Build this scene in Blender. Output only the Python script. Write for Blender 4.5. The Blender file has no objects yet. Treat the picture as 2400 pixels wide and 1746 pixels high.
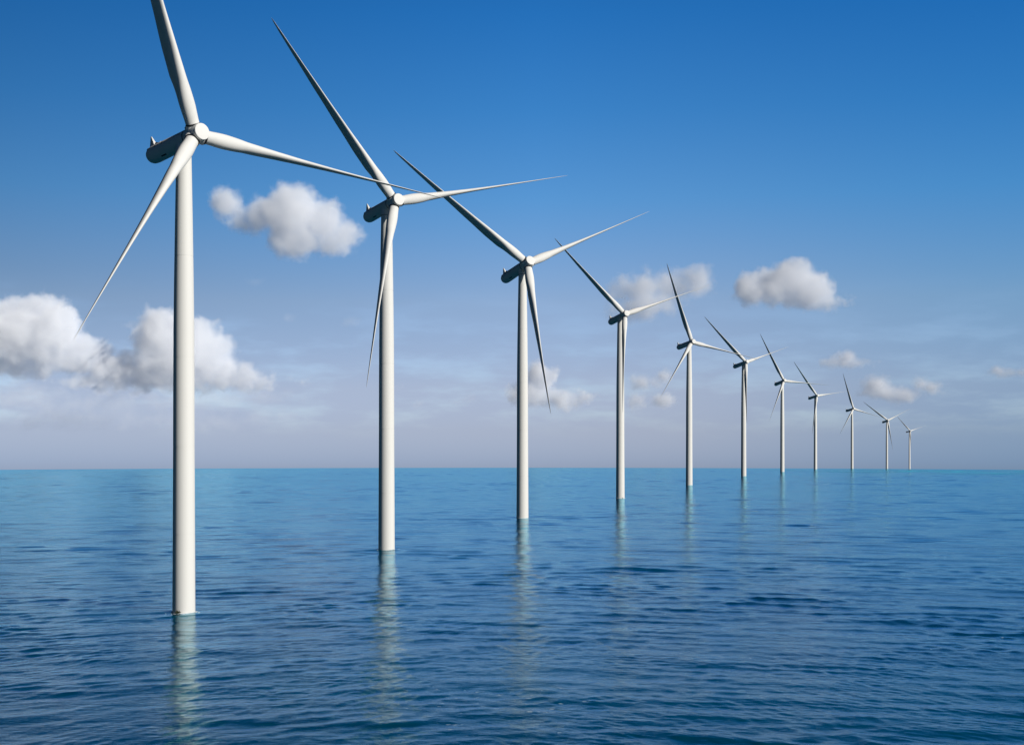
import bpy, bmesh, math, random
import numpy as np
from mathutils import Matrix, Vector

R = math.radians
scene = bpy.context.scene
COL = scene.collection

# ------------------------------------------------------------------ camera
EYE = 30.0                    # metres above the water
FPX = 3000.0                  # focal length in pixels of a 2400 px wide frame
EYE_Y = 1034.0                # image row of eye level in that frame
cam = bpy.data.cameras.new("camera")
cam.sensor_width = 36.0
cam.lens = 36.0 * FPX / 2400.0
cam.shift_y = (EYE_Y - 873.0) / 2400.0
cam.clip_start = 1.0
cam.clip_end = 60000.0
cam_obj = bpy.data.objects.new("camera", cam)
COL.objects.link(cam_obj)
cam_obj.location = (0, 0, EYE)
cam_obj.rotation_euler = (R(90), 0, 0)
scene.camera = cam_obj

# ------------------------------------------------------------------ sky + sun
SUN_EL = R(27)
SUN_AZ = R(180 - 56)          # clockwise from +Y: behind the camera, to its right
sun_dir = Vector((math.sin(SUN_AZ) * math.cos(SUN_EL), math.cos(SUN_AZ) * math.cos(SUN_EL), math.sin(SUN_EL)))

world = bpy.data.worlds.new("World")
scene.world = world
world.use_nodes = True
nt = world.node_tree
nt.nodes.clear()
def N(tree, kind, **kw):
    n = tree.nodes.new(kind)
    for k, v in kw.items():
        setattr(n, k, v)
    return n
def LK(tree, a, b):
    tree.links.new(a, b)
def math_node(tree, op, a, b=None, c=None, clamp=False):
    n = N(tree, "ShaderNodeMath", operation=op)
    n.use_clamp = clamp
    for i, v in enumerate((a, b, c)):
        if v is None:
            continue
        if isinstance(v, (int, float)):
            n.inputs[i].default_value = v
        else:
            LK(tree, v, n.inputs[i])
    return n.outputs[0]
def ramp_node(tree, fac, stops, interp="EASE"):
    n = N(tree, "ShaderNodeValToRGB")
    cr = n.color_ramp
    cr.interpolation = interp
    while len(cr.elements) > 1:
        cr.elements.remove(cr.elements[-1])
    for i, (p, c) in enumerate(stops):
        e = cr.elements[0] if i == 0 else cr.elements.new(p)
        e.position = p
        e.color = (c, c, c, 1) if isinstance(c, (int, float)) else (*c, 1)
    LK(tree, fac, n.inputs[0])
    return n.outputs[0]
def srgb(r, g, b):
    f = lambda v: (v / 255 / 12.92) if v / 255 <= 0.04045 else ((v / 255 + 0.055) / 1.055) ** 2.4
    return (f(r), f(g), f(b))

tc = N(nt, "ShaderNodeTexCoord")
sep = N(nt, "ShaderNodeSeparateXYZ")
LK(nt, tc.outputs["Generated"], sep.inputs[0])
z = math_node(nt, "MAXIMUM", math_node(nt, "ADD", sep.outputs[2], 0.03), 0.004)
comb = N(nt, "ShaderNodeCombineXYZ")
LK(nt, sep.outputs[0], comb.inputs[0]); LK(nt, sep.outputs[1], comb.inputs[1]); LK(nt, z, comb.inputs[2])
sky = N(nt, "ShaderNodeTexSky")
sky.sky_type = 'NISHITA'
sky.sun_disc = False
sky.sun_elevation = SUN_EL
sky.sun_rotation = SUN_AZ
sky.altitude = 0
sky.air_density = 1.0
sky.dust_density = 0.6
sky.ozone_density = 3.0
LK(nt, comb.outputs[0], sky.inputs[0])
# deeper blue overhead, a lavender haze band over the horizon
SKY_GAIN = 1.45
TINT = [(0.0, (0.66, 0.80, 1.40)), (0.014, (0.69, 0.83, 1.48)), (0.038, (0.82, 0.82, 1.24)), (0.0713, (0.981, 0.88, 1.14)),
        (0.1373, (0.987, 0.963, 1.13)), (0.2154, (0.518, 0.957, 1.307)), (0.2794, (0.291, 0.849, 1.307)), (0.3468, (0.153, 0.745, 1.295)),
        (0.45, (0.07, 0.50, 1.02)), (0.62, (0.04, 0.30, 0.66)), (1.0, (0.04, 0.24, 0.50))]
tint = ramp_node(nt, z, [(p, tuple(v / SKY_GAIN for v in c)) for p, c in TINT], "LINEAR")
# the haze thickens towards the right, with faint streaks of thin cloud low down
low = ramp_node(nt, z, [(0.03, 1.0), (0.13, 0.0)])
side = ramp_node(nt, sep.outputs[0], [(0.10, 0.0), (0.40, 1.0)])
hz = N(nt, "ShaderNodeMix", data_type='RGBA', blend_type='MULTIPLY')
LK(nt, math_node(nt, "MULTIPLY", low, side), hz.inputs[0])
LK(nt, tint, hz.inputs[6]); hz.inputs[7].default_value = (0.80, 0.90, 0.98, 1)
high = ramp_node(nt, z, [(0.05, 0.38), (0.16, 1.0)])
lf = ramp_node(nt, math_node(nt, "ADD", sep.outputs[0], 0.40), [(0.02, 1.0), (0.42, 0.0)], "LINEAR")
for fac, colr in ((math_node(nt, "MULTIPLY", high, lf), (0.57, 0.60, 0.61, 1)), (math_node(nt, "MULTIPLY", high, side), (0.74, 0.96, 1.01, 1))):
    q = N(nt, "ShaderNodeMix", data_type='RGBA', blend_type='MULTIPLY')
    LK(nt, fac, q.inputs[0]); LK(nt, hz.outputs[2], q.inputs[6]); q.inputs[7].default_value = colr
    hz = q
# unseen sky at left and behind darkened to cut fill on shaded sides
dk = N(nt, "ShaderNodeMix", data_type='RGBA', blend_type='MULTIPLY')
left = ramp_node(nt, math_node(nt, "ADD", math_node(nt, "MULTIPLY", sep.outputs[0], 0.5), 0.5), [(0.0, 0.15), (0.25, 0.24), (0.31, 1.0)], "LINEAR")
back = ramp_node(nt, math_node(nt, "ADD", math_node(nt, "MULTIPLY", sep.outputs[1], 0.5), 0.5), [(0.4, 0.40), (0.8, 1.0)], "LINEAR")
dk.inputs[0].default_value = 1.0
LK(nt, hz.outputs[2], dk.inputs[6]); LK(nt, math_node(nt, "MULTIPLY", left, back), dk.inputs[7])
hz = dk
smap = N(nt, "ShaderNodeMapping")
smap.inputs["Scale"].default_value = (14, 14, 60)
LK(nt, tc.outputs["Generated"], smap.inputs[0])
sn = N(nt, "ShaderNodeTexNoise")
sn.inputs["Scale"].default_value = 1.0; sn.inputs["Detail"].default_value = 5.0; sn.inputs["Roughness"].default_value = 0.55
LK(nt, smap.outputs[0], sn.inputs["Vector"])
band = ramp_node(nt, z, [(0.03, 0.0), (0.055, 1.0), (0.09, 0.8), (0.16, 0.0)])
wisp = math_node(nt, "MULTIPLY", ramp_node(nt, sn.outputs["Fac"], [(0.42, 0.0), (0.72, 1.0)]), band)
ws = N(nt, "ShaderNodeMix", data_type='RGBA')
LK(nt, math_node(nt, "MULTIPLY", wisp, 0.42), ws.inputs[0])
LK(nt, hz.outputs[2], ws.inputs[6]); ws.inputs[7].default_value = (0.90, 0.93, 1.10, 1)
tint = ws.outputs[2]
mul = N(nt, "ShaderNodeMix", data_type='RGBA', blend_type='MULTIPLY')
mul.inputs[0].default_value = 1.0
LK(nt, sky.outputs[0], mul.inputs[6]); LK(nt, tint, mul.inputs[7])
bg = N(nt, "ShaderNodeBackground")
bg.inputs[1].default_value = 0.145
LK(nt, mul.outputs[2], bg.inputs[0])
wo = N(nt, "ShaderNodeOutputWorld")
LK(nt, bg.outputs[0], wo.inputs[0])

sun = bpy.data.lights.new("sun", 'SUN')
sun.energy = 4.6
sun.angle = R(0.53)
sun.color = (1.0, 0.965, 0.905)
sun_obj = bpy.data.objects.new("sun", sun)
COL.objects.link(sun_obj)
sun_obj.rotation_euler = (-sun_dir).to_track_quat('-Z', 'Y').to_euler()
sun_obj.location = sun_dir * 500

scene.view_settings.view_transform = 'Standard'
scene.view_settings.look = 'None'
scene.view_settings.exposure = 0.0
scene.view_settings.gamma = 1.0
scene.cycles.use_denoising = True
scene.cycles.max_bounces = 18
scene.cycles.caustics_reflective = False
scene.cycles.caustics_refractive = False
scene.cycles.volume_bounces = 16
scene.cycles.volume_step_rate = 0.6
scene.cycles.volume_max_steps = 256

# ------------------------------------------------------------------ helpers
def new_obj(name, mesh, parent=None, mat=None):
    o = bpy.data.objects.new(name, mesh)
    COL.objects.link(o)
    if parent is not None:
        o.parent = parent
    if mat is not None and mesh is not None and not mesh.materials:
        mesh.materials.append(mat)
    return o
def mesh_from(name, verts, faces, smooth=True):
    m = bpy.data.meshes.new(name)
    m.from_pydata([tuple(v) for v in verts], [], faces)
    bm = bmesh.new(); bm.from_mesh(m)
    bmesh.ops.recalc_face_normals(bm, faces=bm.faces)
    bm.to_mesh(m); bm.free()
    if smooth:
        m.polygons.foreach_set("use_smooth", [True] * len(m.polygons))
    return m
def sharpen(m, deg=35):
    bm = bmesh.new(); bm.from_mesh(m)
    for e in bm.edges:
        if len(e.link_faces) == 2 and e.calc_face_angle() > R(deg):
            e.smooth = False
    bm.to_mesh(m); bm.free()
def lathe(name, prof, axis='Z', seg=64, deg=35):
    """prof: (position along the axis, radius); closed with a fan at both ends."""
    verts, faces = [], []
    for (p, r) in prof:
        for k in range(seg):
            t = 2 * math.pi * k / seg
            c, s = r * math.cos(t), r * math.sin(t)
            verts.append((c, s, p) if axis == 'Z' else (p, c, s))
    for i in range(len(prof) - 1):
        for k in range(seg):
            k2 = (k + 1) % seg
            faces.append((i * seg + k, i * seg + k2, (i + 1) * seg + k2, (i + 1) * seg + k))
    faces.append(tuple(range(seg)))
    faces.append(tuple((len(prof) - 1) * seg + k for k in range(seg)))
    m = mesh_from(name, verts, faces)
    sharpen(m, deg)
    return m

# ------------------------------------------------------------------ materials
def paint_material(name, col, rough=0.42, dirt=0.10, streak=False):
    m = bpy.data.materials.new(name)
    m.use_nodes = True
    t = m.node_tree
    b = t.nodes["Principled BSDF"]
    co = N(t, "ShaderNodeTexCoord")
    mp = N(t, "ShaderNodeMapping")
    mp.inputs["Scale"].default_value = (0.06, 0.06, 0.012) if streak else (0.03, 0.03, 0.03)
    LK(t, co.outputs["Object"], mp.inputs[0])
    nz = N(t, "ShaderNodeTexNoise")
    nz.inputs["Scale"].default_value = 1.0
    nz.inputs["Detail"].default_value = 6.0
    LK(t, mp.outputs[0], nz.inputs["Vector"])
    f = ramp_node(t, nz.outputs["Fac"], [(0.35, 1.0), (0.75, 1.0 - dirt)], "LINEAR")
    mx = N(t, "ShaderNodeMix", data_type='RGBA', blend_type='MULTIPLY')
    mx.inputs[0].default_value = 1.0
    mx.inputs[6].default_value = (*col, 1)
    LK(t, f, mx.inputs[7])
    LK(t, mx.outputs[2], b.inputs["Base Color"])
    b.inputs["Roughness"].default_value = rough
    b.inputs["Specular IOR Level"].default_value = 0.15
    return m
WHITE = paint_material("white_turbine_paint", (0.735, 0.715, 0.665), 0.6, 0.07)
TOWER = paint_material("white_tower_paint", (0.735, 0.715, 0.66), 0.6, 0.07, True)
SEAM = paint_material("dark_rubber_seal", (0.018, 0.02, 0.022), 0.6, 0.2)
GREYISH = paint_material("pale_grey_steel", (0.55, 0.56, 0.55), 0.45, 0.1)

# ------------------------------------------------------------------ sea
PLANET = 140478.7             # radius of the sea's curve
SURF = {}
def build_sea():
    rng = np.random.default_rng(11)
    fp = 1280.0
    # rings: fine where the picture needs it
    rad = [0.0, 8, 20, 35, 50, 62, 74]
    d = 84.0
    while d < 3600:
        rad.append(d)
        d += max(0.22, min(0.52 * d * d / (fp * EYE), 2.4))
    rad = np.array(rad[1:])
    ang = np.concatenate([np.linspace(-30, 30, 701), np.linspace(30, 330, 121)[1:-1]])
    ang = np.radians(ang)
    nr, na = len(rad), len(ang)
    RR, AA = np.meshgrid(rad, ang, indexing='ij')
    X = RR * np.sin(AA); Y = RR * np.cos(AA)
    X0, Y0 = X.copy(), Y.copy()
    dd = np.gradient(rad)
    coarse = (np.abs(((AA + math.pi) % (2 * math.pi)) - math.pi) > R(31))
    Z = -(RR ** 2) / (2 * PLANET)
    DX = np.zeros_like(X); DY = np.zeros_like(X); DZ = np.zeros_like(X)
    # wave trains: (length range, how many, slope share, spread in degrees)
    bands = [(28, 60, 7, 0.009, 22, 0.2), (11, 28, 16, 0.024, 28, 0.25), (5, 11, 30, 0.046, 36, 0.35), (2.2, 5, 48, 0.058, 42, 0.45), (0.9, 2.2, 56, 0.054, 42, 0.55), (1.4, 4.0, 24, 0.034, 0, 0.4)]
    def patches(scale, amount):
        """gusts: calmer and rougher water, never below a third"""
        f = np.zeros_like(X0)
        for q in range(7):
            l = scale * math.exp(rng.uniform(-0.6, 0.7)); th = rng.uniform(0, 2 * np.pi)
            f += np.sin(2 * np.pi / l * (math.cos(th) * X0 * 0.55 + math.sin(th) * Y0) + rng.uniform(0, 6.28))
        return np.exp(amount * np.clip(f / 1.87, -1.9, 1.5)).astype(np.float32)
    for lo, hi, n, slope, spread, gust in bands:
        gp = patches(14 * (lo * hi) ** 0.35, gust)
        lam = np.exp(rng.uniform(np.log(lo), np.log(hi), n))
        th = np.radians(rng.normal(4, spread, n))
        if n == 24:                                  # cross chop running along the rows
            th = np.radians(rng.choice([-1, 1], n) * rng.uniform(50, 78, n))
        ph = rng.uniform(0, 2 * np.pi, n)
        for l, t, p in zip(lam, th, ph):
            k = 2 * np.pi / l
            a = 0.77 * slope * math.sqrt(2.0 / n) / k
            kx, ky = math.sin(t) * k, math.cos(t) * k
            w = np.clip((l / np.maximum(dd, 1e-3) - 2.0) / 1.5, 0, 1)
            rows = np.nonzero(w > 0.01)[0]
            if len(rows) == 0:
                continue
            i1 = rows.max() + 1
            i0 = rows.min()
            arg = kx * X0[i0:i1] + ky * Y0[i0:i1] + p
            fade = np.clip((2900 - rad[i0:i1]) / 1400, 0.12, 1)[:, None] if l > 11 else 1.0
            ww = (w[i0:i1, None] * a) * fade * gp[i0:i1] * np.where(coarse[i0:i1], 1.0 if l > 25 else 0.0, 1.0)
            if abs(t) > R(9) and l < 28:          # crossing trains: each rules its own side
                lean = np.tanh((X0[i0:i1] / np.maximum(Y0[i0:i1], 30.0)) * 5.0 + 0.5 * np.sin(Y0[i0:i1] * 0.017 + 2 * p))
                ww = ww * (1.0 + 0.65 * math.copysign(1, t) * lean)
            DZ[i0:i1] += ww * np.cos(arg)
            s = np.sin(arg) * ww * 0.75
            DX[i0:i1] -= s * math.sin(t)
            DY[i0:i1] -= s * math.cos(t)
    # gustier and calmer patches
    g = 1.0 + 0.22 * np.sin(X0 * 0.021 + 1.3 + 0.8 * np.sin(Y0 * 0.013)) * np.sin(Y0 * 0.026 + 0.4) + 0.15 * np.sin(X0 * 0.006 - Y0 * 0.011)
    g = g * np.clip((3400 - RR) / 1200, 0.4, 1)
    V = np.stack([X + DX * g, Y + DY * g, Z + DZ * g], -1).reshape(-1, 3)
    V = np.concatenate([V, [[0, 0, 0]]])
    ctr = nr * na
    SURF['rad'], SURF['ang'], SURF['V'] = rad, ang, V[:-1].reshape(nr, na, 3)
    i = np.arange(nr - 1)[:, None]; j = np.arange(na)[None, :]
    j2 = (j + 1) % na
    q = np.stack([i * na + j, (i + 1) * na + j, (i + 1) * na + j2, i * na + j2], -1).reshape(-1, 4)
    q = q[:, ::-1]
    tri = np.stack([np.full(na, ctr), np.arange(na), (np.arange(na) + 1) % na], -1)[:, ::-1]
    m = bpy.data.meshes.new("sea")
    m.vertices.add(len(V)); m.vertices.foreach_set("co", V.astype(np.float32).ravel())
    loops = np.concatenate([q.ravel(), tri.ravel()]).astype(np.int32)
    starts = np.concatenate([np.arange(len(q)) * 4, len(q) * 4 + np.arange(len(tri)) * 3]).astype(np.int32)
    m.loops.add(len(loops)); m.loops.foreach_set("vertex_index", loops)
    m.polygons.add(len(starts)); m.polygons.foreach_set("loop_start", starts)
    m.update(calc_edges=True)
    m.validate()
    m.polygons.foreach_set("use_smooth", [True] * len(m.polygons))
    if m.polygons[0].normal.z < 0:
        m.flip_normals()
    o = new_obj("sea", m, None, water_material())
    o["kind"] = "structure"
    return o

def water_material():
    m = bpy.data.materials.new("sea_water")
    m.use_nodes = True
    t = m.node_tree
    t.nodes.remove(t.nodes["Principled BSDF"])
    body = N(t, "ShaderNodeBsdfDiffuse")
    gloss = N(t, "ShaderNodeBsdfGlossy")
    fr = N(t, "ShaderNodeFresnel")
    fr.inputs["IOR"].default_value = 1.35
    mixs = N(t, "ShaderNodeMixShader")
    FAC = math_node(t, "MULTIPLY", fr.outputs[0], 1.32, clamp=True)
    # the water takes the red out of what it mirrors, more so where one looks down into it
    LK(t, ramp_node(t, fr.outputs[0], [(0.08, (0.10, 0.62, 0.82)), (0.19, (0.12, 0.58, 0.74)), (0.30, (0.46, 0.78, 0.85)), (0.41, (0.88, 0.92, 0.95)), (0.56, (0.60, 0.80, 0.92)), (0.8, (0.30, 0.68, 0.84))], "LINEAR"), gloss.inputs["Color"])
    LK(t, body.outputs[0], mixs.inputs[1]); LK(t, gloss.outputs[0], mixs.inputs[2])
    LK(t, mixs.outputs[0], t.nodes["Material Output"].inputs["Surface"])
    co = N(t, "ShaderNodeTexCoord")
    def noise(scale, detail=3.0, rough=0.55, rot=8):
        mp = N(t, "ShaderNodeMapping")
        mp.inputs["Scale"].default_value = scale
        mp.inputs["Rotation"].default_value = (0, 0, R(rot))
        LK(t, co.outputs["Object"], mp.inputs[0])
        n = N(t, "ShaderNodeTexNoise")
        n.inputs["Scale"].default_value = 1.0
        n.inputs["Detail"].default_value = detail
        n.inputs["Roughness"].default_value = rough
        LK(t, mp.outputs[0], n.inputs["Vector"])
        return n.outputs["Fac"]
    # ripples
    h = noise((0.9, 2.8, 1.0), 4.0, 0.6, 10)
    h2 = noise((0.05, 0.13, 1.0), 3.0, 0.55, -6)
    hh = math_node(t, "ADD", math_node(t, "MULTIPLY", h, 0.045), math_node(t, "MULTIPLY", h2, 0.3))
    bp = N(t, "ShaderNodeBump")
    bp.inputs["Strength"].default_value = 1.0
    bp.inputs["Distance"].default_value = 1.0
    LK(t, hh, bp.inputs["Height"])
    for sock in (body.inputs["Normal"], gloss.inputs["Normal"], fr.inputs["Normal"]):
        LK(t, bp.outputs[0], sock)
    # deep water, with a turquoise shoal far out on the right
    vary = noise((0.004, 0.012, 1.0), 3.0)
    deep = N(t, "ShaderNodeMix", data_type='RGBA')
    LK(t, ramp_node(t, vary, [(0.35, 0.0), (0.7, 1.0)]), deep.inputs[0])
    deep.inputs[6].default_value = (0.0, 0.034, 0.060, 1)
    deep.inputs[7].default_value = (0.0, 0.060, 0.098, 1)
    sp = N(t, "ShaderNodeSeparateXYZ")
    LK(t, co.outputs["Object"], sp.inputs[0])
    ex = math_node(t, "POWER", math_node(t, "DIVIDE", math_node(t, "SUBTRACT", sp.outputs[0], 700), 330), 2)
    ey = math_node(t, "POWER", math_node(t, "DIVIDE", math_node(t, "SUBTRACT", sp.outputs[1], 1800), 420), 2)
    e = math_node(t, "ADD", ex, ey)
    shoal = math_node(t, "SUBTRACT", 1.15, e, clamp=True)
    sn = noise((0.02, 0.006, 1.0), 4.0)
    shoal = math_node(t, "MULTIPLY", shoal, ramp_node(t, sn, [(0.4, 0.0), (0.62, 1.0)]))
    LK(t, math_node(t, "MULTIPLY", FAC, math_node(t, "SUBTRACT", 1.0, math_node(t, "MULTIPLY", shoal, 0.5))), mixs.inputs[0])
    c2 = N(t, "ShaderNodeMix", data_type='RGBA')
    LK(t, shoal, c2.inputs[0])
    LK(t, deep.outputs[2], c2.inputs[6])
    c2.inputs[7].default_value = (0.0, 0.62, 0.70, 1)
    # a few flecks of foam in front, where small crests break
    fn = noise((0.55, 1.0, 1.0), 3.0, 0.6, 14)
    fx = math_node(t, "POWER", math_node(t, "DIVIDE", math_node(t, "ADD", sp.outputs[0], 2), 15), 2)
    fy = math_node(t, "POWER", math_node(t, "DIVIDE", math_node(t, "SUBTRACT", sp.outputs[1], 146), 22), 2)
    patch = math_node(t, "SUBTRACT", 1.0, math_node(t, "ADD", fx, fy), clamp=True)
    thr = math_node(t, "SUBTRACT", 0.735, math_node(t, "MULTIPLY", patch, 0.11))
    foam = math_node(t, "MULTIPLY", math_node(t, "SUBTRACT", fn, thr), 14.0, clamp=True)
    c3 = N(t, "ShaderNodeMix", data_type='RGBA')
    LK(t, foam, c3.inputs[0]); LK(t, c2.outputs[2], c3.inputs[6]); c3.inputs[7].default_value = (0.55, 0.62, 0.66, 1)
    LK(t, c3.outputs[2], body.inputs["Color"])
    rg = math_node(t, "ADD", 0.02, math_node(t, "MULTIPLY", foam, 0.7))
    LK(t, rg, gloss.inputs["Roughness"])
    return m
SEA = build_sea()

# ------------------------------------------------------------------ turbine meshes
# drawn in units where the first turbine's rotor has blades 680 long
def blade_mesh():
    L = 680.0
    ns, nc = 150, 44
    verts, faces = [], []
    def lerp(x, pts):
        for (a, va), (b_, vb) in zip(pts, pts[1:]):
            if x <= b_:
                u = (x - a) / (b_ - a); u = u * u * (3 - 2 * u) * 0.35 + u * 0.65
                return va + (vb - va) * u
        return pts[-1][1]
    for i in range(ns + 1):
        s = i / ns
        r = 22.0 / L + (1 - 22.0 / L) * s
        chord = lerp(r, [(0.0, 31), (0.05, 31.5), (0.12, 40), (0.20, 49), (0.28, 47), (0.42, 37), (0.60, 26), (0.80, 15.5), (0.93, 9), (0.98, 5), (1.0, 1.2)])
        rel = lerp(r, [(0.0, 1.0), (0.05, 1.0), (0.12, 0.72), (0.20, 0.48), (0.30, 0.36), (0.50, 0.26), (0.8, 0.2), (1.0, 0.2)])
        rnd = lerp(r, [(0.0, 1.0), (0.05, 1.0), (0.18, 0.0), (1.0, 0.0)])
        tw = R(BLADE_PITCH - lerp(r, [(0.0, 12), (0.15, 11), (0.4, 6), (0.7, 2), (1.0, 0)]))
        axp = lerp(r, [(0.0, 0.5), (0.05, 0.5), (0.2, 0.33), (1.0, 0.28)])
        pre = 9.0 * r * r                       # the blade bends a little upwind
        for k in range(nc):
            t = 2 * math.pi * k / nc
            xc = 0.5 * (1 + math.cos(t))        # 1 trailing edge, 0 leading edge
            circ = 0.5 * math.sin(t)
            th = 5 * rel * (0.2969 * math.sqrt(xc) - 0.126 * xc - 0.3516 * xc ** 2 + 0.2843 * xc ** 3 - 0.1036 * xc ** 4)
            foil = th * (1 if t < math.pi else -1) + 0.02 * 4 * xc * (1 - xc)
            y = (rnd * circ + (1 - rnd) * foil) * chord
            x = (axp - xc) * chord              # leading edge forward
            c, sn = math.cos(tw), math.sin(tw)
            verts.append((x * c - y * sn + pre, x * sn + y * c, r * L))
    for i in range(ns):
        for k in range(nc):
            k2 = (k + 1) % nc
            faces.append((i * nc + k, i * nc + k2, (i + 1) * nc + k2, (i + 1) * nc + k))
    faces.append(tuple(range(nc)))
    faces.append(tuple(ns * nc + k for k in range(nc)))
    m = mesh_from("blade", verts, faces)
    sharpen(m, 60)
    return m
BLADE_PITCH = 13.0

def tower_mesh():
    # unit height (z 0..1); radii in the same unit system as the rotor
    ctrl = [(-0.03, 26.0), (0.0, 26.0), (0.18, 25.2), (0.35, 24.5), (0.5, 24.2), (0.62, 23.6), (0.72, 22.3), (0.85, 20.2), (1.0, 17.3)]
    prof = []
    seams = [0.17, 0.36, 0.555, 0.775]
    zs = sorted(set([c[0] for c in ctrl] + list(np.linspace(0, 1, 41))))
    def rad(zv):
        for (a, ra), (b_, rb) in zip(ctrl, ctrl[1:]):
            if zv <= b_:
                return ra + (rb - ra) * (zv - a) / (b_ - a)
        return ctrl[-1][1]
    pts = [(zv, rad(zv)) for zv in zs if all(abs(zv - s) > 0.003 for s in seams)]
    for s in seams:
        pts += [(s - 0.0009, rad(s)), (s - 0.00085, rad(s) - 0.35), (s + 0.00085, rad(s) - 0.35), (s + 0.0009, rad(s))]
    pts.sort(key=lambda q: q[0])
    return lathe("tower", pts, 'Z', 72, 40)

def box(bm, x0, x1, y0, y1, z0, z1):
    r = bmesh.ops.create_cube(bm, size=1.0)
    for v in r['verts']:
        v.co = Vector(((x0 + x1) / 2 + v.co.x * (x1 - x0), (y0 + y1) / 2 + v.co.y * (y1 - y0), (z0 + z1) / 2 + v.co.z * (z1 - z0)))
    return r['verts']
def bm_mesh(name, bm, bevel=0.0, smooth=False):
    if bevel > 0:
        bmesh.ops.bevel(bm, geom=bm.edges[:], offset=bevel, segments=2, affect='EDGES')
    m = bpy.data.meshes.new(name)
    bm.to_mesh(m); bm.free()
    if smooth:
        m.polygons.foreach_set("use_smooth", [True] * len(m.polygons))
    return m

def build_meshes():
    M = {}
    M['tower'] = tower_mesh()
    prof = [(-195.0, 0.6), (-194.4, 5), (-192.5, 9.5), (-189, 14), (-184.5, 17.5), (-179, 19.8), (-172, 20.8), (-160, 21.2)]
    prof += [(x, 21.2 - 1.2 * (x + 160) / 135.0) for x in (-130, -100, -70, -45, -29)]
    prof += [(-27.5, 19.7), (-27.2, 19.0)]
    M['nacelle'] = lathe("nacelle", prof, 'X', 72, 30)
    M['nacelle_seal'] = lathe("nacelle_seal", [(-27.3, 18.6), (-27.25, 20.1), (-25.2, 20.1), (-25.15, 18.6)], 'X', 72)
    # hub: a rounded drum with three sockets
    hp = [(-25.0, 17.5), (-24.8, 19.6), (-20, 20.8), (-10, 22.0), (0, 22.2), (10, 21.6), (18, 20.4), (23, 19.6)]
    base = lathe("hub_base", hp, 'X', 64)
    bm = bmesh.new(); bm.from_mesh(base)
    off = len(bm.verts)
    for k in range(3):
        th = k * 2 * math.pi / 3
        rot = Matrix.Rotation(-th, 4, 'X')
        seg = 48
        sock = [(5.0, 17.9), (20.0, 17.9), (22.6, 17.7), (22.9, 17.2)]
        rings = []
        for (zz, rr) in sock:
            rings.append([bm.verts.new(rot @ Vector((rr * math.cos(2 * math.pi * j / seg), rr * math.sin(2 * math.pi * j / seg), zz))) for j in range(seg)])
        for a, c in zip(rings, rings[1:]):
            for j in range(seg):
                j2 = (j + 1) % seg
                bm.faces.new((a[j], a[j2], c[j2], c[j])).smooth = True
        bm.faces.new(rings[-1]); bm.faces.new(rings[0][::-1])
    bmesh.ops.recalc_face_normals(bm, faces=bm.faces)
    for e in bm.edges:
        if len(e.link_faces) == 2 and e.calc_face_angle() > R(35):
            e.smooth = False
    m = bpy.data.meshes.new("hub"); bm.to_mesh(m); bm.free()
    bpy.data.meshes.remove(base)
    M['hub'] = m
    M['nose_cap'] = lathe("nose_cap", [(22.5, 18.9), (22.6, 19.4), (26.4, 19.4), (27.4, 19.1), (27.9, 18.5), (28.1, 17.5), (28.4, 8), (28.5, 1)], 'X', 64, 50)
    M['blade'] = blade_mesh()
    M['blade_seal'] = lathe("blade_seal", [(21.0, 16.4), (21.05, 17.3), (24.2, 17.3), (24.25, 16.0)], 'Z', 48)
    # tail fin with lit front facet, on the nacelle's back
    bm = bmesh.new()
    v = [bm.verts.new(c) for c in ((-186, -5.5, 14), (-186, 5.5, 14), (-163, 5.5, 18), (-163, -5.5, 18), (-184.5, -1.2, 47), (-184.5, 1.2, 47), (-181.5, 1.0, 47), (-181.5, -1.0, 47))]
    for f in ((0, 1, 2, 3), (4, 7, 6, 5), (0, 4, 5, 1), (1, 5, 6, 2), (2, 6, 7, 3), (3, 7, 4, 0)):
        bm.faces.new([v[i] for i in f])
    bmesh.ops.recalc_face_normals(bm, faces=bm.faces)
    M['tail_fin'] = bm_mesh("tail_fin", bm, 0.5)
    bm = bmesh.new()
    box(bm, -162, -153, -6, 3, 18, 25)
    M['wind_sensor'] = bm_mesh("wind_sensor", bm, 0.8)
    bm = bmesh.new()
    bmesh.ops.create_icosphere(bm, subdivisions=3, radius=5.5, matrix=Matrix.Translation((-146, 2, 20.5)))
    M['beacon'] = bm_mesh("beacon", bm, 0, True)
    # a bolted seam with three lifting eyes along each flank; a dark vent low on the belly
    for key, sy in (('side_seam', 1), ('side_seam_far', -1)):
        bm = bmesh.new()
        tr = Matrix.Rotation(-sy * R(62), 4, 'X')
        cuts = [-178 + 142 * i / 40 for i in range(41)]
        prev = None
        for x in cuts:
            rr = 21.2 - 1.2 * max(0, (x + 160)) / 135.0
            cur = [bm.verts.new(tr @ Vector((x, yy, rr + zz))) for yy, zz in ((-0.4, -0.3), (0.4, -0.3), (0.4, 0.25), (-0.4, 0.25))]
            if prev:
                for j in range(4):
                    bm.faces.new((prev[j], prev[(j + 1) % 4], cur[(j + 1) % 4], cur[j]))
            prev = cur
        for x in (-172, -142, -112):
            rr = 21.2 - 1.2 * max(0, (x + 160)) / 135.0
            for vv in box(bm, x - 1.8, x + 1.8, -2.0, 2.0, rr - 0.5, rr + 0.9):
                vv.co = tr @ vv.co
        bmesh.ops.recalc_face_normals(bm, faces=bm.faces)
        M[key] = bm_mesh("side_seam", bm)
    bm = bmesh.new()
    for vv in box(bm, -128, -108, -1.5, 1.5, 20.2, 21.3):
        vv.co = Matrix.Rotation(R(148), 4, 'X') @ vv.co
    M['belly_vent'] = bm_mesh("belly_vent", bm)
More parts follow.
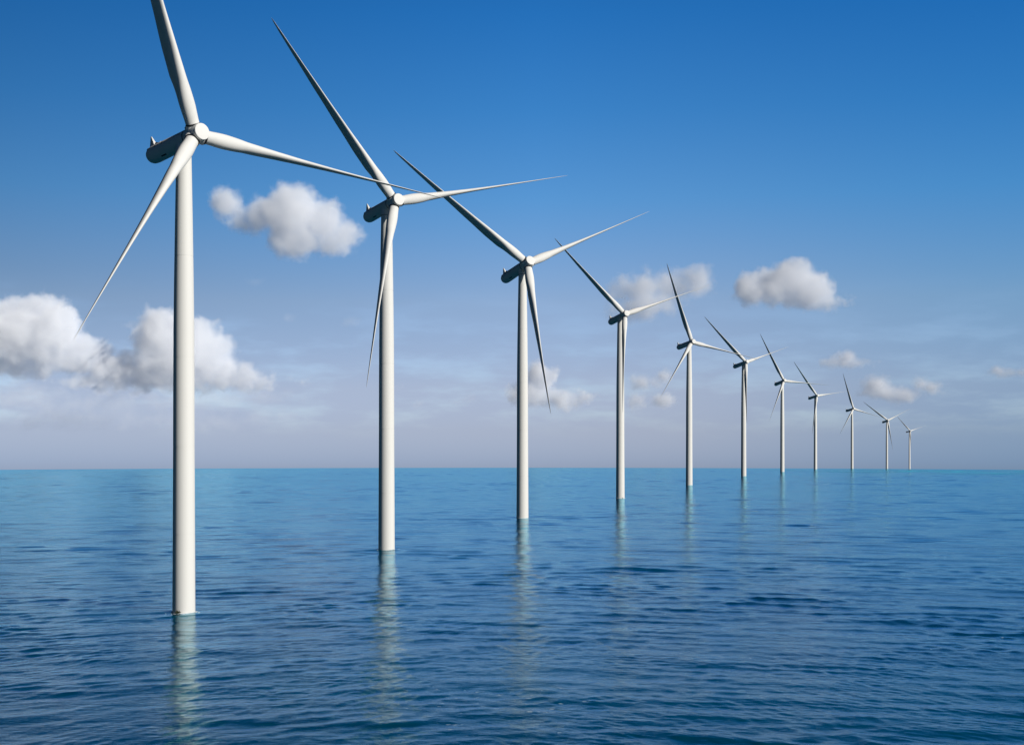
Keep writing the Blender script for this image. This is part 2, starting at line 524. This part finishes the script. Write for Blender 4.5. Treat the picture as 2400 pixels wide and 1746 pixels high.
    # collar between nacelle and tower, upright, z = 0 at the tower's top
    M['yaw_collar'] = lathe("yaw_collar", [(0.6, 17.0), (0.65, 19.2), (7.5, 19.4), (8.6, 19.0), (22, 18.6), (30, 16)], 'Z', 64)
    M['collar_seal'] = lathe("collar_seal", [(-0.8, 17.0), (-0.78, 17.9), (0.64, 17.9), (0.66, 17.0)], 'Z', 64)
    mats = dict(tower=TOWER, nacelle=WHITE, nacelle_seal=SEAM, hub=WHITE, nose_cap=WHITE, blade=WHITE, blade_seal=SEAM, tail_fin=WHITE,
                wind_sensor=SEAM, beacon=WHITE, side_seam=SEAM, side_seam_far=SEAM, belly_vent=SEAM, yaw_collar=WHITE, collar_seal=SEAM)
    for k, mm in mats.items():
        M[k].materials.append(mm)
    return M
MESH = build_meshes()

# base x, base y, nose x, y, z, hub height, yaw, tilt, rotor phase, blade length, coning
TURB = [
    (-58.03, 226.37, -53.77, 222.44, 83.83, 84.96, 47.24, 6.71, -22.31, 51.69, 11.28),
    (-35.26, 359.77, -31.18, 354.04, 96.91, 98.46, 35.41, 7.95, -42.00, 57.65, 8.23),
    (4.24, 518.85, 7.56, 513.19, 102.53, 104.29, 30.37, 21.61, -52.90, 69.34, 5.57),
    (60.75, 718.09, 64.01, 711.50, 101.15, 103.64, 26.31, 11.19, -48.22, 59.19, 6.30),
    (135.32, 977.74, 138.41, 972.61, 105.86, 109.66, 31.06, 10.52, -18.19, 62.80, 4.68),
    (244.98, 1353.81, 248.49, 1348.41, 114.05, 120.79, 33.07, 14.15, -46.41, 68.38, 1.71),
    (360.47, 1707.02, 363.34, 1701.13, 111.09, 121.59, 26.04, 16.85, -24.62, 70.53, 4.58),
    (533.63, 2251.23, 537.34, 2245.15, 110.45, 127.88, 31.45, 12.90, -37.04, 75.32, 2.28),
    (699.18, 2631.76, 702.82, 2625.45, 96.95, 121.86, 30.00, 10.87, -15.62, 76.46, 3.79),
    (950.44, 3245.28, 952.89, 3238.27, 83.97, 122.09, 19.26, 20.97, -53.21, 81.93, 3.92),
    (1165.20, 3751.68, 1167.68, 3746.45, 60.85, 109.63, 25.37, 16.20, -44.77, 62.12, 3.99),
]
LABELS = [
    "nearest and tallest white wind turbine, its raised blade cut off by the picture's top edge",
    "white wind turbine just right of the nearest one, blade tip crossed by its neighbour's",
    "white wind turbine third in the row, its lower blade hanging clear to the tower's right",
    "fourth white wind turbine, in front of a pale cloud, lower blade over its tower",
    "mid-row white wind turbine with lower blade pointing out to the left, fifth from the front",
    "white wind turbine sixth in the row, the last with its base clearly below the horizon",
    "seventh white wind turbine, lower blade splayed left and right blade nearly level",
    "eighth white wind turbine, blade hanging just left of its tower foot on the horizon",
    "small far white wind turbine third from the end, lower blade pointing left",
    "small far white wind turbine second from the end, lower blade swung right of its tower",
    "farthest and smallest white wind turbine at the right-hand end of the row",
]
PROTO = {}
def piece(name, parent):
    """the first time a fresh object, afterwards a copy of it"""
    if name in PROTO:
        o = PROTO[name].copy()
        COL.objects.link(o)
    else:
        o = bpy.data.objects.new(MESH[name].name.split('.')[0], MESH[name])
        COL.objects.link(o)
        PROTO[name] = o
    o.parent = parent
    o.matrix_parent_inverse = Matrix.Identity(4)
    o.matrix_basis = Matrix.Identity(4)
    return o
def basis(xa, ya, za, loc, s):
    m = Matrix.Identity(4)
    for c, v in enumerate((xa, ya, za)):
        for r_ in range(3):
            m[r_][c] = v[r_] * s[c]
    for r_ in range(3):
        m[r_][3] = loc[r_]
    return m
for i, (bx, by, nx, ny, nz, H, yaw, tilt, ph, L, cone) in enumerate(TURB):
    yaw, tilt, ph, cone = R(yaw), R(tilt), R(ph), R(cone - 0.8)
    k = L / 680.0
    kt = H / 1122.0
    zb = -(bx * bx + by * by) / (2 * PLANET)
    root = bpy.data.objects.new("wind_turbine", None)
    root.empty_display_size = 3
    COL.objects.link(root)
    root.location = (bx, by, zb)
    root["label"] = LABELS[i]
    root["category"] = "wind turbine"
    root["group"] = "wind turbines standing in the sea"
    a = Vector((math.sin(yaw) * math.cos(tilt), -math.cos(yaw) * math.cos(tilt), math.sin(tilt)))
    rt = Vector((math.cos(yaw), math.sin(yaw), 0))
    up = a.cross(rt) if a.cross(rt).z > 0 else rt.cross(a)
    C = Vector((nx, ny, nz)) - a * (28.5 * k) - Vector((bx, by, zb))
    S = (k, k, k)
    # where the tower's axis meets the nacelle's
    hd = math.hypot(C.x, C.y)
    ntilt = min(tilt, R(13))      # the strongly tipped rotors lean a little on their hubs
    an = Vector((math.sin(yaw) * math.cos(ntilt), -math.cos(yaw) * math.cos(ntilt), math.sin(ntilt)))
    upn = an.cross(rt) if an.cross(rt).z > 0 else rt.cross(an)
    axis_z = C.z - hd * math.tan(ntilt)
    top = axis_z - 21.0 * k / math.cos(ntilt) - 9.0 * k
    tw = piece("tower", root)
    tw.matrix_basis = Matrix.Diagonal((kt, kt, top, 1))
    yc = piece("yaw_collar", root)
    s2 = max(k, kt)
    yc.matrix_basis = Matrix.Translation((0, 0, top)) @ Matrix.Diagonal((kt * 1.0, kt * 1.0, k, 1))
    piece("collar_seal", yc)
    na = piece("nacelle", root)
    na.matrix_basis = basis(an, rt, upn, C, S)
    for nm in ("tail_fin", "wind_sensor", "beacon", "side_seam", "side_seam_far", "belly_vent", "nacelle_seal"):
        piece(nm, na)
    hb = piece("hub", root)
    ax0 = basis(a, rt, up, C, S)
    hb.matrix_basis = ax0 @ Matrix.Rotation(-ph, 4, 'X')
    piece("nose_cap", hb)
    for q in range(3):
        th = ph + q * 2 * math.pi / 3
        dv = rt * math.sin(th) + up * math.cos(th)
        zb_ = dv * math.cos(cone) + a * math.sin(cone)
        xb_ = a * math.cos(cone) - dv * math.sin(cone)
        yb_ = zb_.cross(xb_)
        bl = piece("blade", root)
        bl.matrix_basis = basis(xb_, yb_, zb_, C, S)
        bl.shadow_terminator_geometry_offset = 0.2
        bl.shadow_terminator_normal_offset = 0.02 * k
        bl_s = piece("blade_seal", bl)

# ------------------------------------------------------------------ seaweed on two tower feet
def weed_material():
    return paint_material("olive_seaweed", (0.05, 0.055, 0.018), 0.7, 0.5)
WEED = weed_material()
def seaweed(loc, size, seed, label, n=46):
    rnd = random.Random(seed)
    bm = bmesh.new()
    for q in range(n):
        t = rnd.uniform(-1.25, 1.25)
        ln = size * rnd.uniform(0.35, 1.0) * (1 - 0.35 * abs(t))
        b0 = Vector((rnd.uniform(-0.25, 0.25) * size, rnd.uniform(-0.1, 0.05) * size, -0.1 * size))
        dirv = Vector((math.sin(t), rnd.uniform(-0.35, 0.1), math.cos(t))).normalized()
        side = Vector((math.cos(t), rnd.uniform(-0.5, 0.5), -math.sin(t))).normalized()
        w = size * rnd.uniform(0.03, 0.07)
        p0 = b0; p1 = b0 + dirv * ln * 0.55 + Vector((0, -0.06 * size, 0)); p2 = b0 + dirv * ln + Vector((0, -0.14 * size, -0.12 * ln))
        vs = [bm.verts.new(p) for p in (p0 - side * w * 0.5, p0 + side * w * 0.5, p1 + side * w, p2, p1 - side * w)]
        bm.faces.new(vs)
    m = bm_mesh("seaweed", bm)
    o = new_obj("seaweed", m, None, WEED)
    o.location = loc
    o["label"] = label
    o["category"] = "seaweed"
    o["group"] = "seaweed on the tower feet"
    return o
def foot(i, sx):
    bx, by = TURB[i][0], TURB[i][1]
    kt = TURB[i][5] / 1122.0
    r = 26 * kt
    return (bx + sx * r, by - math.sqrt(1 - sx * sx) * r - 0.06, -(bx * bx + by * by) / (2 * PLANET) + 0.15)
seaweed(foot(0, -0.30), 0.95, 3, "tuft of olive seaweed clinging to the foot of the nearest white tower")
seaweed(foot(3, 0.45), 0.75, 8, "tiny dark seaweed tuft on the foot of the fourth white tower", 24)

# ------------------------------------------------------------------ broken foam round the nearer towers
def sea_z(x, y):
    i = int(np.argmin(np.abs(SURF['rad'] - math.hypot(x, y))))
    j = int(np.argmin(np.abs(SURF['ang'] - math.atan2(x, y))))
    return float(SURF['V'][i, j, 2])
FOAM = paint_material("sea_foam", (0.72, 0.74, 0.74), 0.8, 0.2)
def build_foam():
    rnd = random.Random(21)
    bm = bmesh.new()
    for i in range(6):
        bx, by, kt = TURB[i][0], TURB[i][1], TURB[i][5] / 1122.0
        r = 26 * kt
        for q in range(34):
            t = rnd.uniform(0, 2 * math.pi)
            far_ = rnd.random() ** 3
            rr = r + 0.02 + far_ * 1.2
            n = rnd.randint(7, 10)
            w = rnd.uniform(0.08, 0.24) * (1 - 0.5 * far_); ln = w * rnd.uniform(1.2, 3.0)
            cx, cy = bx + rr * math.cos(t), by + rr * math.sin(t)
            zc = max(sea_z(cx, cy), sea_z(cx, cy - 0.3)) - 0.02
            top, rim = [], []
            for k in range(n):
                a = 2 * math.pi * k / n
                u = ln * math.cos(a) * rnd.uniform(0.7, 1.2); v = w * math.sin(a) * rnd.uniform(0.7, 1.2)
                px_ = cx - u * math.sin(t) + v * math.cos(t); py_ = cy + u * math.cos(t) + v * math.sin(t)
                rim.append(bm.verts.new((px_, py_, zc - 0.25)))
                top.append(bm.verts.new((cx + (px_ - cx) * 0.8, cy + (py_ - cy) * 0.8, zc + 0.05)))
            bm.faces.new(top)
            for k in range(n):
                bm.faces.new((rim[k], rim[(k + 1) % n], top[(k + 1) % n], top[k]))
    bmesh.ops.recalc_face_normals(bm, faces=bm.faces)
    o = new_obj("foam", bm_mesh("foam", bm), None, FOAM)
    o["kind"] = "stuff"
    o["label"] = "broken white foam lapping round the tower feet"
    o["category"] = "foam"
build_foam()

# ------------------------------------------------------------------ clouds (real volumes, kilometres away)
CLOUD_D = 6000.0
def cloud_material():
    m = bpy.data.materials.new("cloud_vapour")
    m.use_nodes = True
    t = m.node_tree
    t.nodes.clear()
    v = N(t, "ShaderNodeVolumePrincipled")
    v.inputs["Color"].default_value = (0.99, 0.992, 1.0, 1)
    v.inputs["Density"].default_value = 1.0
    v.inputs["Anisotropy"].default_value = -0.35
    o = N(t, "ShaderNodeOutputMaterial")
    LK(t, v.outputs[0], o.inputs["Volume"])
    return m
CLOUD = cloud_material()
def cloud(label, balls, dens=0.02, puff=1.0, soft=1.0, seed=0, dist=CLOUD_D, res=1.0):
    """balls: (x, y, rx, ry) read off the photograph at 2268 px wide, turned into metres at the cloud's distance"""
    rnd = random.Random(seed)
    sc = dist / FPX * (2400 / 2268.0)
    def W(x, y):
        return ((x * 2400 / 2268.0 - 1200) / FPX * dist, EYE + (EYE_Y - y * 2400 / 2268.0) / FPX * dist)
    P = []
    for (x, y, rx, ry) in balls:
        wx, wz = W(x, y)
        P.append((wx, rnd.uniform(-0.35, 0.35) * ry * sc, wz, rx * sc * 1.12, ry * sc * 1.25, ry * sc * 1.12))
    x0 = min(p[0] - p[3] for p in P); x1 = max(p[0] + p[3] for p in P)
    y0 = min(p[1] - p[4] for p in P); y1 = max(p[1] + p[4] for p in P)
    z0 = min(p[2] - p[5] for p in P); z1 = max(p[2] + p[5] for p in P)
    cx, cz = (x0 + x1) / 2, (z0 + z1) / 2
    mar = 1.25
    hx, hy, hz = (x1 - x0) / 2 * mar, max(-y0, y1) * mar, (z1 - z0) / 2 * mar
    vol = bpy.data.volumes.new("cloud")
    vol.materials.append(CLOUD)
    o = bpy.data.objects.new("cloud", vol)
    COL.objects.link(o)
    o.location = (cx, dist, cz)
    o["label"] = label
    o["category"] = "cloud"
    o["kind"] = "stuff"
    g = bpy.data.node_groups.new("cloud_density", 'GeometryNodeTree')
    g.interface.new_socket("Geometry", in_out='INPUT', socket_type='NodeSocketGeometry')
    g.interface.new_socket("Geometry", in_out='OUTPUT', socket_type='NodeSocketGeometry')
    pos = g.nodes.new("GeometryNodeInputPosition").outputs[0]
    def vm(op, a, b=None):
        n = g.nodes.new("ShaderNodeVectorMath"); n.operation = op
        g.links.new(a, n.inputs[0])
        if b is not None:
            if isinstance(b, tuple): n.inputs[1].default_value = b
            else: g.links.new(b, n.inputs[1])
        return n
    def mt(op, a, b=None, c=None, clamp=False):
        return math_node(g, op, a, b, c, clamp)
    unit = 60.0 * sc / 2.0            # noise unit in metres, follows the picture scale
    def noise(size, detail, rough=0.55, off=0.0):
        n = g.nodes.new("ShaderNodeTexNoise")
        n.inputs["Scale"].default_value = 1.0 / size
        n.inputs["Detail"].default_value = detail
        n.inputs["Roughness"].default_value = rough
        q = vm('ADD', pos, (off + seed * 137.7, off * 0.7 - seed * 71.3, off))
        g.links.new(q.outputs[0], n.inputs["Vector"])
        return n
    # warp the position a little, then blend ellipsoids
    wn = noise(unit * 2.6, 2.0, 0.5, 500.0)
    ws = vm('SUBTRACT', wn.outputs["Color"], (0.5, 0.5, 0.5))
    wscale = g.nodes.new("ShaderNodeVectorMath"); wscale.operation = 'SCALE'
    g.links.new(ws.outputs[0], wscale.inputs[0]); wscale.inputs["Scale"].default_value = unit * 1.1
    wp = vm('ADD', pos, wscale.outputs[0]).outputs[0]
    acc = None
    for p in P:
        dlt = vm('SUBTRACT', wp, (p[0] - cx, p[1], p[2] - cz))
        q = vm('DIVIDE', dlt.outputs[0], (p[3], p[4], p[5]))
        ln = g.nodes.new("ShaderNodeVectorMath"); ln.operation = 'LENGTH'
        g.links.new(q.outputs[0], ln.inputs[0])
        f = mt('MULTIPLY', mt('SUBTRACT', 1.0, ln.outputs["Value"]), min(p[3], p[5]))
        acc = f if acc is None else mt('SMOOTH_MAX', acc, f, unit * 0.5)
    n1 = noise(unit * 1.3, 8.0, 0.68)
    amp = unit * 1.5 * puff
    F = mt('ADD', acc, mt('MULTIPLY', mt('SUBTRACT', n1.outputs[0], 0.49), amp * 2))
    den = mt('DIVIDE', F, unit * 0.38 * soft, clamp=True)
    den = mt('MULTIPLY', mt('POWER', den, 1.4), dens)
    vc = g.nodes.new("GeometryNodeVolumeCube")
    g.links.new(den, vc.inputs["Density"])
    vc.inputs["Min"].default_value = (-hx, -hy, -hz)
    vc.inputs["Max"].default_value = (hx, hy, hz)
    vox = 2.6 * sc / 2.0 / res * 1.0
    vc.inputs["Resolution X"].default_value = int(min(420, 2 * hx / vox))
    vc.inputs["Resolution Y"].default_value = int(min(160, 2 * hy / vox / 1.5))
    vc.inputs["Resolution Z"].default_value = int(min(260, 2 * hz / vox))
    sm = g.nodes.new("GeometryNodeSetMaterial")
    sm.inputs["Material"].default_value = CLOUD
    g.links.new(vc.outputs[0], sm.inputs[0])
    go = g.nodes.new("NodeGroupOutput")
    g.links.new(sm.outputs[0], go.inputs[0])
    md = o.modifiers.new("density", 'NODES')
    md.node_group = g
    return o

cloud("ragged white cloud floating between the two nearest turbines",
      [(500, 455, 38, 36), (530, 485, 40, 30), (580, 470, 44, 36), (650, 475, 62, 62), (650, 520, 58, 52), (715, 490, 50, 48), (730, 530, 50, 34), (760, 522, 34, 38), (575, 490, 50, 34)],
      0.014, 1.0, 1.6, 1)
cloud("bulky white cumulus at the picture's left edge with a long grey foot",
      [(10, 720, 60, 60), (75, 705, 62, 52), (60, 750, 90, 60), (130, 730, 46, 60), (150, 780, 90, 42), (30, 805, 120, 34), (205, 802, 80, 30), (252, 816, 50, 20)],
      0.013, 1.1, 1.15, 2)
cloud("towering white cumulus behind the nearest turbine's tower",
      [(365, 750, 60, 58), (430, 770, 58, 60), (390, 800, 90, 55), (470, 805, 55, 45), (300, 825, 90, 40), (520, 836, 60, 30), (220, 846, 80, 20), (400, 850, 170, 22), (575, 846, 50, 18), (345, 725, 34, 34), (480, 770, 30, 40)],
      0.013, 1.1, 1.15, 3)
cloud("pale flat cloud behind the fourth turbine's blades",
      [(1385, 640, 40, 30), (1430, 635, 46, 34), (1490, 635, 50, 36), (1545, 625, 40, 34), (1440, 675, 70, 34), (1400, 690, 50, 28)],
      0.015, 0.9, 2.0, 4)
cloud("bright loaf-shaped cloud with a flat base, alone in the blue on the right",
      [(1670, 640, 42, 38), (1710, 630, 50, 42), (1765, 625, 52, 48), (1810, 640, 40, 40), (1740, 655, 90, 28), (1790, 675, 60, 18), (1845, 668, 34, 14)],
      0.017, 0.9, 1.25, 5)
cloud("small broken cloud low behind the third turbine's tower",
      [(1195, 835, 34, 34), (1165, 870, 40, 30), (1225, 830, 14, 20), (1240, 880, 50, 24), (1290, 886, 40, 16)], 0.026, 0.8, 1.4, 6)
cloud("two small low puffs left of the fifth turbine's tower",
      [(1420, 850, 18, 18), (1450, 850, 24, 14), (1470, 838, 16, 18), (1415, 885, 24, 16), (1470, 890, 36, 16)], 0.028, 0.6, 1.4, 7)
cloud("faint small cloud above the eighth turbine",
      [(1845, 802, 30, 14), (1870, 795, 28, 18), (1900, 803, 36, 10)], 0.034, 0.5, 1.4, 8)
cloud("small lumpy cloud behind the ninth turbine's rotor",
      [(1940, 850, 30, 24), (1950, 868, 40, 20), (2000, 872, 36, 18)], 0.024, 0.65, 1.5, 9)
cloud("little grey-white puff above the farthest turbine",
      [(2045, 848, 22, 18), (2068, 858, 28, 18)], 0.024, 0.65, 1.5, 10)
cloud("faint scrap of cloud high left of the third turbine's tower",
      [(640, 706, 20, 14), (775, 716, 22, 14), (570, 629, 24, 10)], 0.006, 0.4, 1.8, 13)
cloud("small bright wisp left of the cumulus behind the nearest tower",
      [(290, 722, 16, 10), (302, 726, 10, 6)], 0.020, 0.4, 1.4, 14)
cloud("low faint puffs above the horizon right of the second turbine's tower",
      [(930, 890, 18, 12), (1035, 888, 30, 12), (880, 852, 16, 6)], 0.009, 0.5, 1.8, 15)
cloud("thin pale strip of cloud at the picture's right edge",
      [(2210, 822, 30, 12), (2255, 820, 36, 13)], 0.026, 0.45, 1.3, 11)

cloud("long pale bank of haze under the two cumulus clouds on the left",
      [(60, 880, 150, 34), (230, 890, 170, 32), (420, 888, 170, 30), (580, 880, 110, 24), (150, 925, 220, 30), (430, 930, 240, 26)],
      0.0034, 0.9, 3.0, 12, 6600.0)
